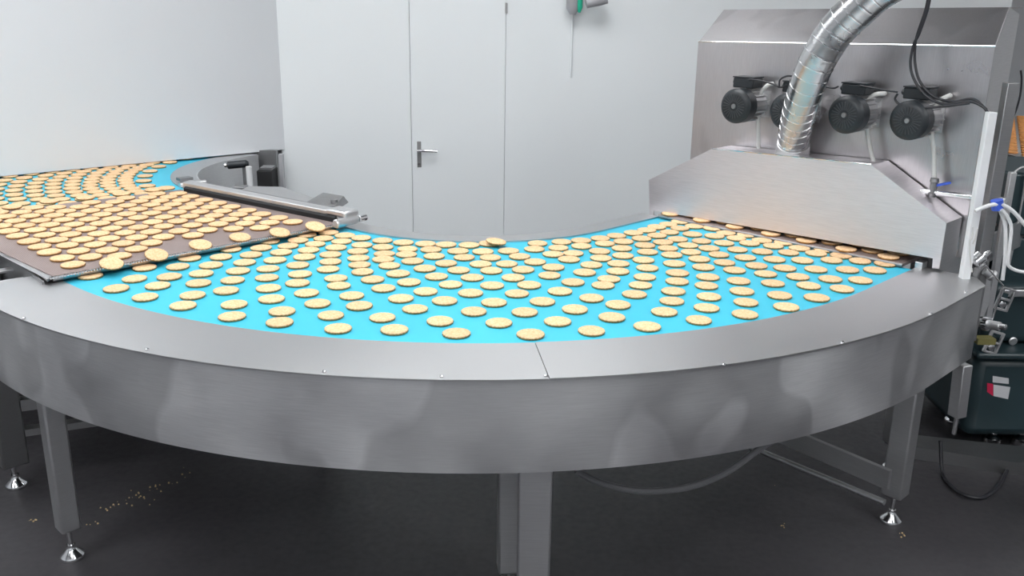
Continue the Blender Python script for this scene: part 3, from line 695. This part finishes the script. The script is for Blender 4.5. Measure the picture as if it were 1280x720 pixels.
# ------------------------------------------------------------------ right hand equipment
def pole(u0, v0, yy, w, z1v, name, mat, lab, z0=BZ - .2, cat='post'):
    a_ = py(u0, v0, yy); b_ = py(z1v[0], z1v[1], yy)
    return tag(MB().abox(a_.x - w, a_.x + w, yy - w, yy + w, z0, b_.z).build(name, M[mat], None, .002), lab, cat)
YP = 2.66
pole(1213, 300, YP, .0125, (1232, 140), 'support_post', 'white', 'slender white square post standing right of the hood')
pole(1231, 300, 2.69, .017, (1246, 103), 'support_column', 'darksteel', 'grey steel column standing directly behind the slender white post')
pole(1251, 300, 2.9, .010, (1262, 215), 'support_post', 'steel', 'short grey post between the steel column and dark green cabinet')
# horizontal pipe and blue handled valve
t = thing('valve_pipe', 'horizontal steel pipe behind the white post with a blue-handled valve', 'pipe', pb(1150, 240, -.06))
a_ = pb(1150, 239, -.04); b_ = pb(1258, 251, -.08)
MB().tube([a_, b_], .0095, 14).build('pipe_run', M['chrome'], t)
v0 = pb(1167, 234, -.05)
MB().lathe(v0 - Z * .03, Z, [(0, .012), (.012, .014), (.014, .009), (.03, .011), (.045, .011), (.047, .014), (.058, .012)], 16).build('valve_body', M['darksteel'], t)
h_ = pb(1188, 230, -.06); MB().box((v0 + h_) / 2 + Z * .004, (h_ - v0) / 2, Vector((0, .005, 0)), Z * .004).build('valve_handle', M['bluetape'], t, .002)
# blue tape and pale hoses
tag(MB().tube([py(1246, 250, 2.62), py(1247, 262, 2.62)], [.017, .016], 16).build('tape_wrap', M['bluetape']), 'blue tape wrapped around the bundle of white hoses', 'tape')
def hose(P, r, lab, yy=3.0, mat='white', nm='air_hose', cat='hose', grp='white hoses'):
    pts = [py(u_, v_, yy) for u_, v_ in P]; return tag(MB().tube(smoothpath(pts), r, 10).build(nm, M[mat]), lab, cat, grp)
hose([(1219, 264), (1228, 260), (1240, 256), (1252, 256), (1266, 264), (1282, 282)], .0060, 'thick white hose arching right through the blue tape', 2.61)
hose([(1252, 262), (1260, 272), (1264, 285), (1262, 310), (1260, 330), (1270, 338), (1286, 341)], .005, 'white hose dropping from the tape and turning right across green cabinet', 2.60)
hose([(1250, 262), (1256, 280), (1257, 300), (1256, 325), (1253, 350)], .0055, 'white hose hanging straight down from the blue tape', 2.63)
hose([(1229, 262), (1226, 280), (1222, 296), (1219, 310)], .0045, 'pinkish-white short hose hanging behind the white post', 2.72)
hose([(1216, 284), (1215, 297), (1212, 303), (1213, 325), (1215, 340)], .0022, 'thin pale wire hanging beside the base of the white post', 2.62, 'clear', 'thin_wire', 'wire', 'thin wires')
hose([(1222, 286), (1219, 298), (1216, 305)], .0022, 'thin pale short wire curving next to the white post', 2.62, 'clear', 'thin_wire', 'wire', 'thin wires')
hose([(1233, 262), (1231, 285), (1234, 300), (1232, 312)], .003, 'black cable hanging behind the bundle of white hoses', 2.72, 'cable', 'power_cable', 'cable', 'black cables by the tank')
hose([(1256, 103), (1254, 120), (1250, 145), (1251, 158), (1259, 155), (1268, 143), (1275, 120), (1277, 100), (1276, 88)], .0035, 'black cable looping in front of the distant conveyor at right edge', 3.3, 'cable', 'power_cable', 'cable', 'black cables by the tank')
# chrome fitting cluster at the end of the rim
t = thing('motor_fitting', 'shiny chrome rounded fitting at the right end of the curved rim', 'fitting', py(1224, 322, 2.7))
c = py(1224, 322, 2.68)
MB().lathe(c - Vector((.02, .0, .02)), (.7, .2, .55), [(0, .012), (.004, .027), (.03, .030), (.04, .022), (.06, .022), (.064, .01)], 24).build('fitting_body', M['chrome'], t)
MB().lathe(c + Vector((.012, -.02, -.035)), (1, -.2, -.6), [(0, .012), (.02, .012), (.022, .017), (.03, .017)], 18).build('fitting_nut', M['steel'], t)
MB().tube([c - Z * .02, Vector((c.x, c.y, BZ - .3))], .012).build('fitting_stand', M['darksteel'], t)
MB().tube([py(1232, 332, 2.64), py(1254, 357, 2.64)], .0025).build('tension_rod', M['chrome'], t)
t = thing('drive_shaft', 'horizontal chrome shaft end sticking out right of the rim', 'shaft', py(1230, 404, 2.75))
a_ = py(1212, 401, 2.8); b_ = py(1250, 408, 2.72)
MB().tube([a_, b_], .014, 18).build('shaft_body', M['steel'], t)
ax_ = (b_ - a_).normalized(); MB().lathe(a_ + ax_ * .045, ax_, [(0, .014), (.001, .022), (.018, .022), (.019, .016)], 20).build('shaft_collar', M['chrome'], t)
MB().lathe(b_, ax_, [(0, .010), (.018, .010), (.02, .007)], 14).build('shaft_tip', M['chrome'], t)
MB().tube([py(1252, 362, 2.76), py(1240, 400, 2.76)], .0035).build('crank_rod', M['chrome'], t)
mb = MB(); mb.prism([py(1217, 350, 2.86), py(1236, 345, 2.86), py(1240, 372, 2.86), py(1230, 396, 2.86), py(1214, 396, 2.86)], Vector((0, .012, 0))); mb.build('bearing_plate', M['steel'], t, .002)
mb = MB(); mb.prism([py(1218, 396, 2.84), py(1222, 396, 2.84), py(1214, 545, 2.84), py(1207, 545, 2.84)], Vector((0, .02, 0)))
mb = MB(); c = py(1230, 425, 2.9); mb.box(c, Vector((.03, 0, 0)), Vector((0, .02, 0)), Z * .01); mb.build('yellow_strip', M['yellow'], t)

# dark green cabinet and tank
YG = 3.18
t = thing('green_cabinet', 'tall dark green painted cabinet at the right edge behind the hoses', 'cabinet', py(1262, 300, 3.34))
a_ = py(1262, 216, 3.34); b_ = py(1262, 350, 3.34)
MB().abox(a_.x, a_.x + .5, 3.34, 3.75, .9 - .10, a_.z).build('cabinet_body', M['green'], t, .012)
MB().abox(a_.x + .03, a_.x + .47, 3.36, 3.73, .0, .79).build('cabinet_base', M['green'], t, .01)
q0 = py(1262, 218, 3.33); q1 = py(1281, 225, 3.33)
MB().tube(smoothpath([(a_.x + .005, 3.325, a_.z - .02), (a_.x + .01, 3.325, a_.z + .006), (a_.x + .05, 3.325, a_.z + .008), (a_.x + .055, 3.325, a_.z - .2), (a_.x + .05, 3.325, a_.z - .34)]), .004).build('door_trim', M['steel'], t)
t = thing('green_tank', 'dark green machine base with white and red label at the right edge', 'machine', py(1250, 500, YG))
xa = py(1215, 500, YG).x; zt1 = py(1240, 360, YG).z; zm = py(1240, 436, YG).z; zl = py(1240, 548, YG).z
def rbox(x0, x1, y0, y1, z0, z1, nm, bev=.03): return MB().abox(x0, x1, y0, y1, z0, z1).build(nm, M['green'], t, bev)
o = rbox(xa + .03, xa + .62, YG + .05, YG + .5, zm + .001, zt1, 'upper_body')
o = rbox(xa - .01, xa + .62, YG, YG + .5, zl, zm - .03, 'lower_body', .04)
MB().box(Vector((xa + .30, YG + .22, zm - .016)), Vector((.33, 0, 0)), Vector((0, .26, 0)), Z * .013).build('ledge', M['green'], t, .01)
MB().abox(xa + .06, xa + .3, YG + .02, YG + .049, zt1 - .04, zt1 - .012).build('top_lip', M['steel'], t, .004)
la = py(1233, 470, YG - .002); lb_ = py(1263, 479, YG - .002)
mb = MB(); mb.prism([py(1241, 470, YG - .002), py(1261, 473, YG - .002), py(1261, 480, YG - .002), py(1241, 478, YG - .002)], Vector((0, .0015, 0))); mb.build('label', M['label_w'], t)
mb = MB(); mb.prism([py(1242, 481, YG - .002), py(1263, 484, YG - .002), py(1260, 499, YG - .002), py(1242, 495, YG - .002)], Vector((0, .0015, 0))); mb.build('label', M['label_w'], t)
mb = MB(); mb.prism([py(1234, 479, YG - .002), py(1241.5, 480, YG - .002), py(1241.5, 495, YG - .002), py(1234, 490, YG - .002)], Vector((0, .0015, 0))); mb.build('label', M['label_r'], t)['label'] = 'red label patch'
mb = MB()
for (u_, v_) in ((1240, 553), (1276, 550)):
    p = py(u_, v_, YG + .05); f_ = MB().lathe((p.x, YG + .05, 0), Z, [(0, .03), (.01, .032), (.03, .03), (.045, .012), (max(.06, zl), .012)], 20).build('foot', M['chrome'], t)
# chain like brackets and bolt heads on its face
for k, (u_, v_, an) in enumerate(((1256, 374, -.25), (1242, 428, -.25))):
    c = py(u_, v_, YG - .03 if k else YG - .03); w2, h2 = .022, .042; tt = .004
    ex = Vector((math.cos(an), 0, math.sin(an))); ez = Vector((-math.sin(an), 0, math.cos(an)))
    mb = MB()
    for s_ in (-1, 1): mb.box(c + ex * s_ * w2, ex * tt, Vector((0, .006, 0)), ez * h2)
    for s_ in (-1, 0, 1): mb.box(c + ez * s_ * h2 * .93, ex * w2, Vector((0, .006, 0)), ez * tt)
    b_ = mb.build('latch_bracket', M['steel'], t, .001)
    MB().lathe(c - ez * .02 - Vector((0, .004, 0)), (0, 1, 0), [(0, .008), (.002, .012), (.008, .012)], 16).build('latch_bolt', M['chrome'], b_)
    MB().box(c + Vector((0, .018, 0)), ex * .01, Vector((0, .0115, 0)), ez * .02).build('latch_mount', M['green'], b_)
c = py(1267, 427, YG + .045); MB().lathe(c, (0, 1, 0), [(0, .012), (.003, .016), (.006, .016)], 18).build('bolt_head', M['steel'], t)

# hose and cables on the floor
hose([(720, 588), (742, 600), (775, 610), (812, 614), (860, 609), (905, 592), (948, 562), (975, 545)], .010, 'grey translucent hose sagging under the front of the curved conveyor', 2.35, 'greyhose', 'drain_hose', 'hose', 'hoses under the line')
pts = [pz(u_, v_, .012) for u_, v_ in ((1178, 590), (1188, 606), (1204, 618), (1226, 622), (1244, 612), (1256, 594), (1262, 578))]
tag(MB().tube(smoothpath([pts[0] + Z * .1 + Vector((0, .05, 0))] + pts), .007, 8).build('power_cable', M['cable']), 'black cable looped on the floor in front of the green machine', 'cable')
# low kerb plinth behind
a_ = pz(1170, 590, 0); b_ = pz(1290, 615, 0)
tag(MB().prism([a_ + Vector((-.1, .12, 0)), b_ + Vector((0, .12, 0)), b_ + Vector((.3, .2, 0)), a_ + Vector((-.0, .2, 0))], Z * .05).build('floor_beam', M['darksteel']), 'low steel beam lying on the floor under the green machine', 'beam')
# far conveyor seen past the housing
t = thing('distant_conveyor', 'distant conveyor with rows of orange biscuits at the right edge', 'conveyor', (3.3, 5.6, 0))
mb = MB(); mb.abox(2.80, 4.0, 4.2, 7.2, BZ - .03, BZ); mb.build('conveyor_bed', M['steel'], t)
M['orange'] = plain('orange_biscuits', (.75, .33, .10), .7, 0, .2, 30, .3)
rnd = random.Random(4); mb = MB()
for i in range(30):
    for j in range(12): mb.lathe((2.84 + j * .098 + (.049 if i % 2 else 0), 4.3 + i * .097, BZ + .001), Z, [(0, .036), (.006, .038), (.009, .033)], 12)
o = mb.build('biscuit_rows', M['orange'], t); o['kind'] = 'stuff'
for x, y in ((2.9, 4.3), (3.9, 4.3), (2.9, 7.1), (3.9, 7.1)): MB().abox(x - .03, x + .03, y - .03, y + .03, 0, BZ - .031).build('leg', M['steel'], t)
# crumbs
mb = MB(); rnd = random.Random(3)
for i in range(60):
    if i < 38: u_, v_ = rnd.gauss(178, 28), 0; v_ = 618 - (u_ - 178) * .42 + rnd.gauss(0, 5)
    else: u_, v_ = rnd.choice([(966, 607), (972, 655), (980, 658), (115, 652), (40, 650), (1125, 668)]); u_ += rnd.gauss(0, 5); v_ += rnd.gauss(0, 2)
    p = pz(u_, v_, .002); r_ = rnd.uniform(.0012, .0034); mb.lathe(p - Z * .0015, Z, [(0, r_), (r_, r_ * .8), (r_ * 1.3, r_ * .3)], 6)
tag(mb.build('floor_crumbs', M['crumb']), 'scattered pale crumbs on the dark floor under the conveyor', 'crumbs', None, 'stuff')

# ------------------------------------------------------------------ world and view
w = bpy.data.worlds.new('world'); SC.world = w; w.use_nodes = True
bg = w.node_tree.nodes['Background']; bg.inputs[0].default_value = (.8, .85, .9, 1); bg.inputs[1].default_value = .3
SC.view_settings.view_transform = 'Standard'; SC.view_settings.look = 'None'; SC.view_settings.gamma = 1; SC.view_settings.use_curve_mapping = False
SC.view_settings.exposure = 0.06
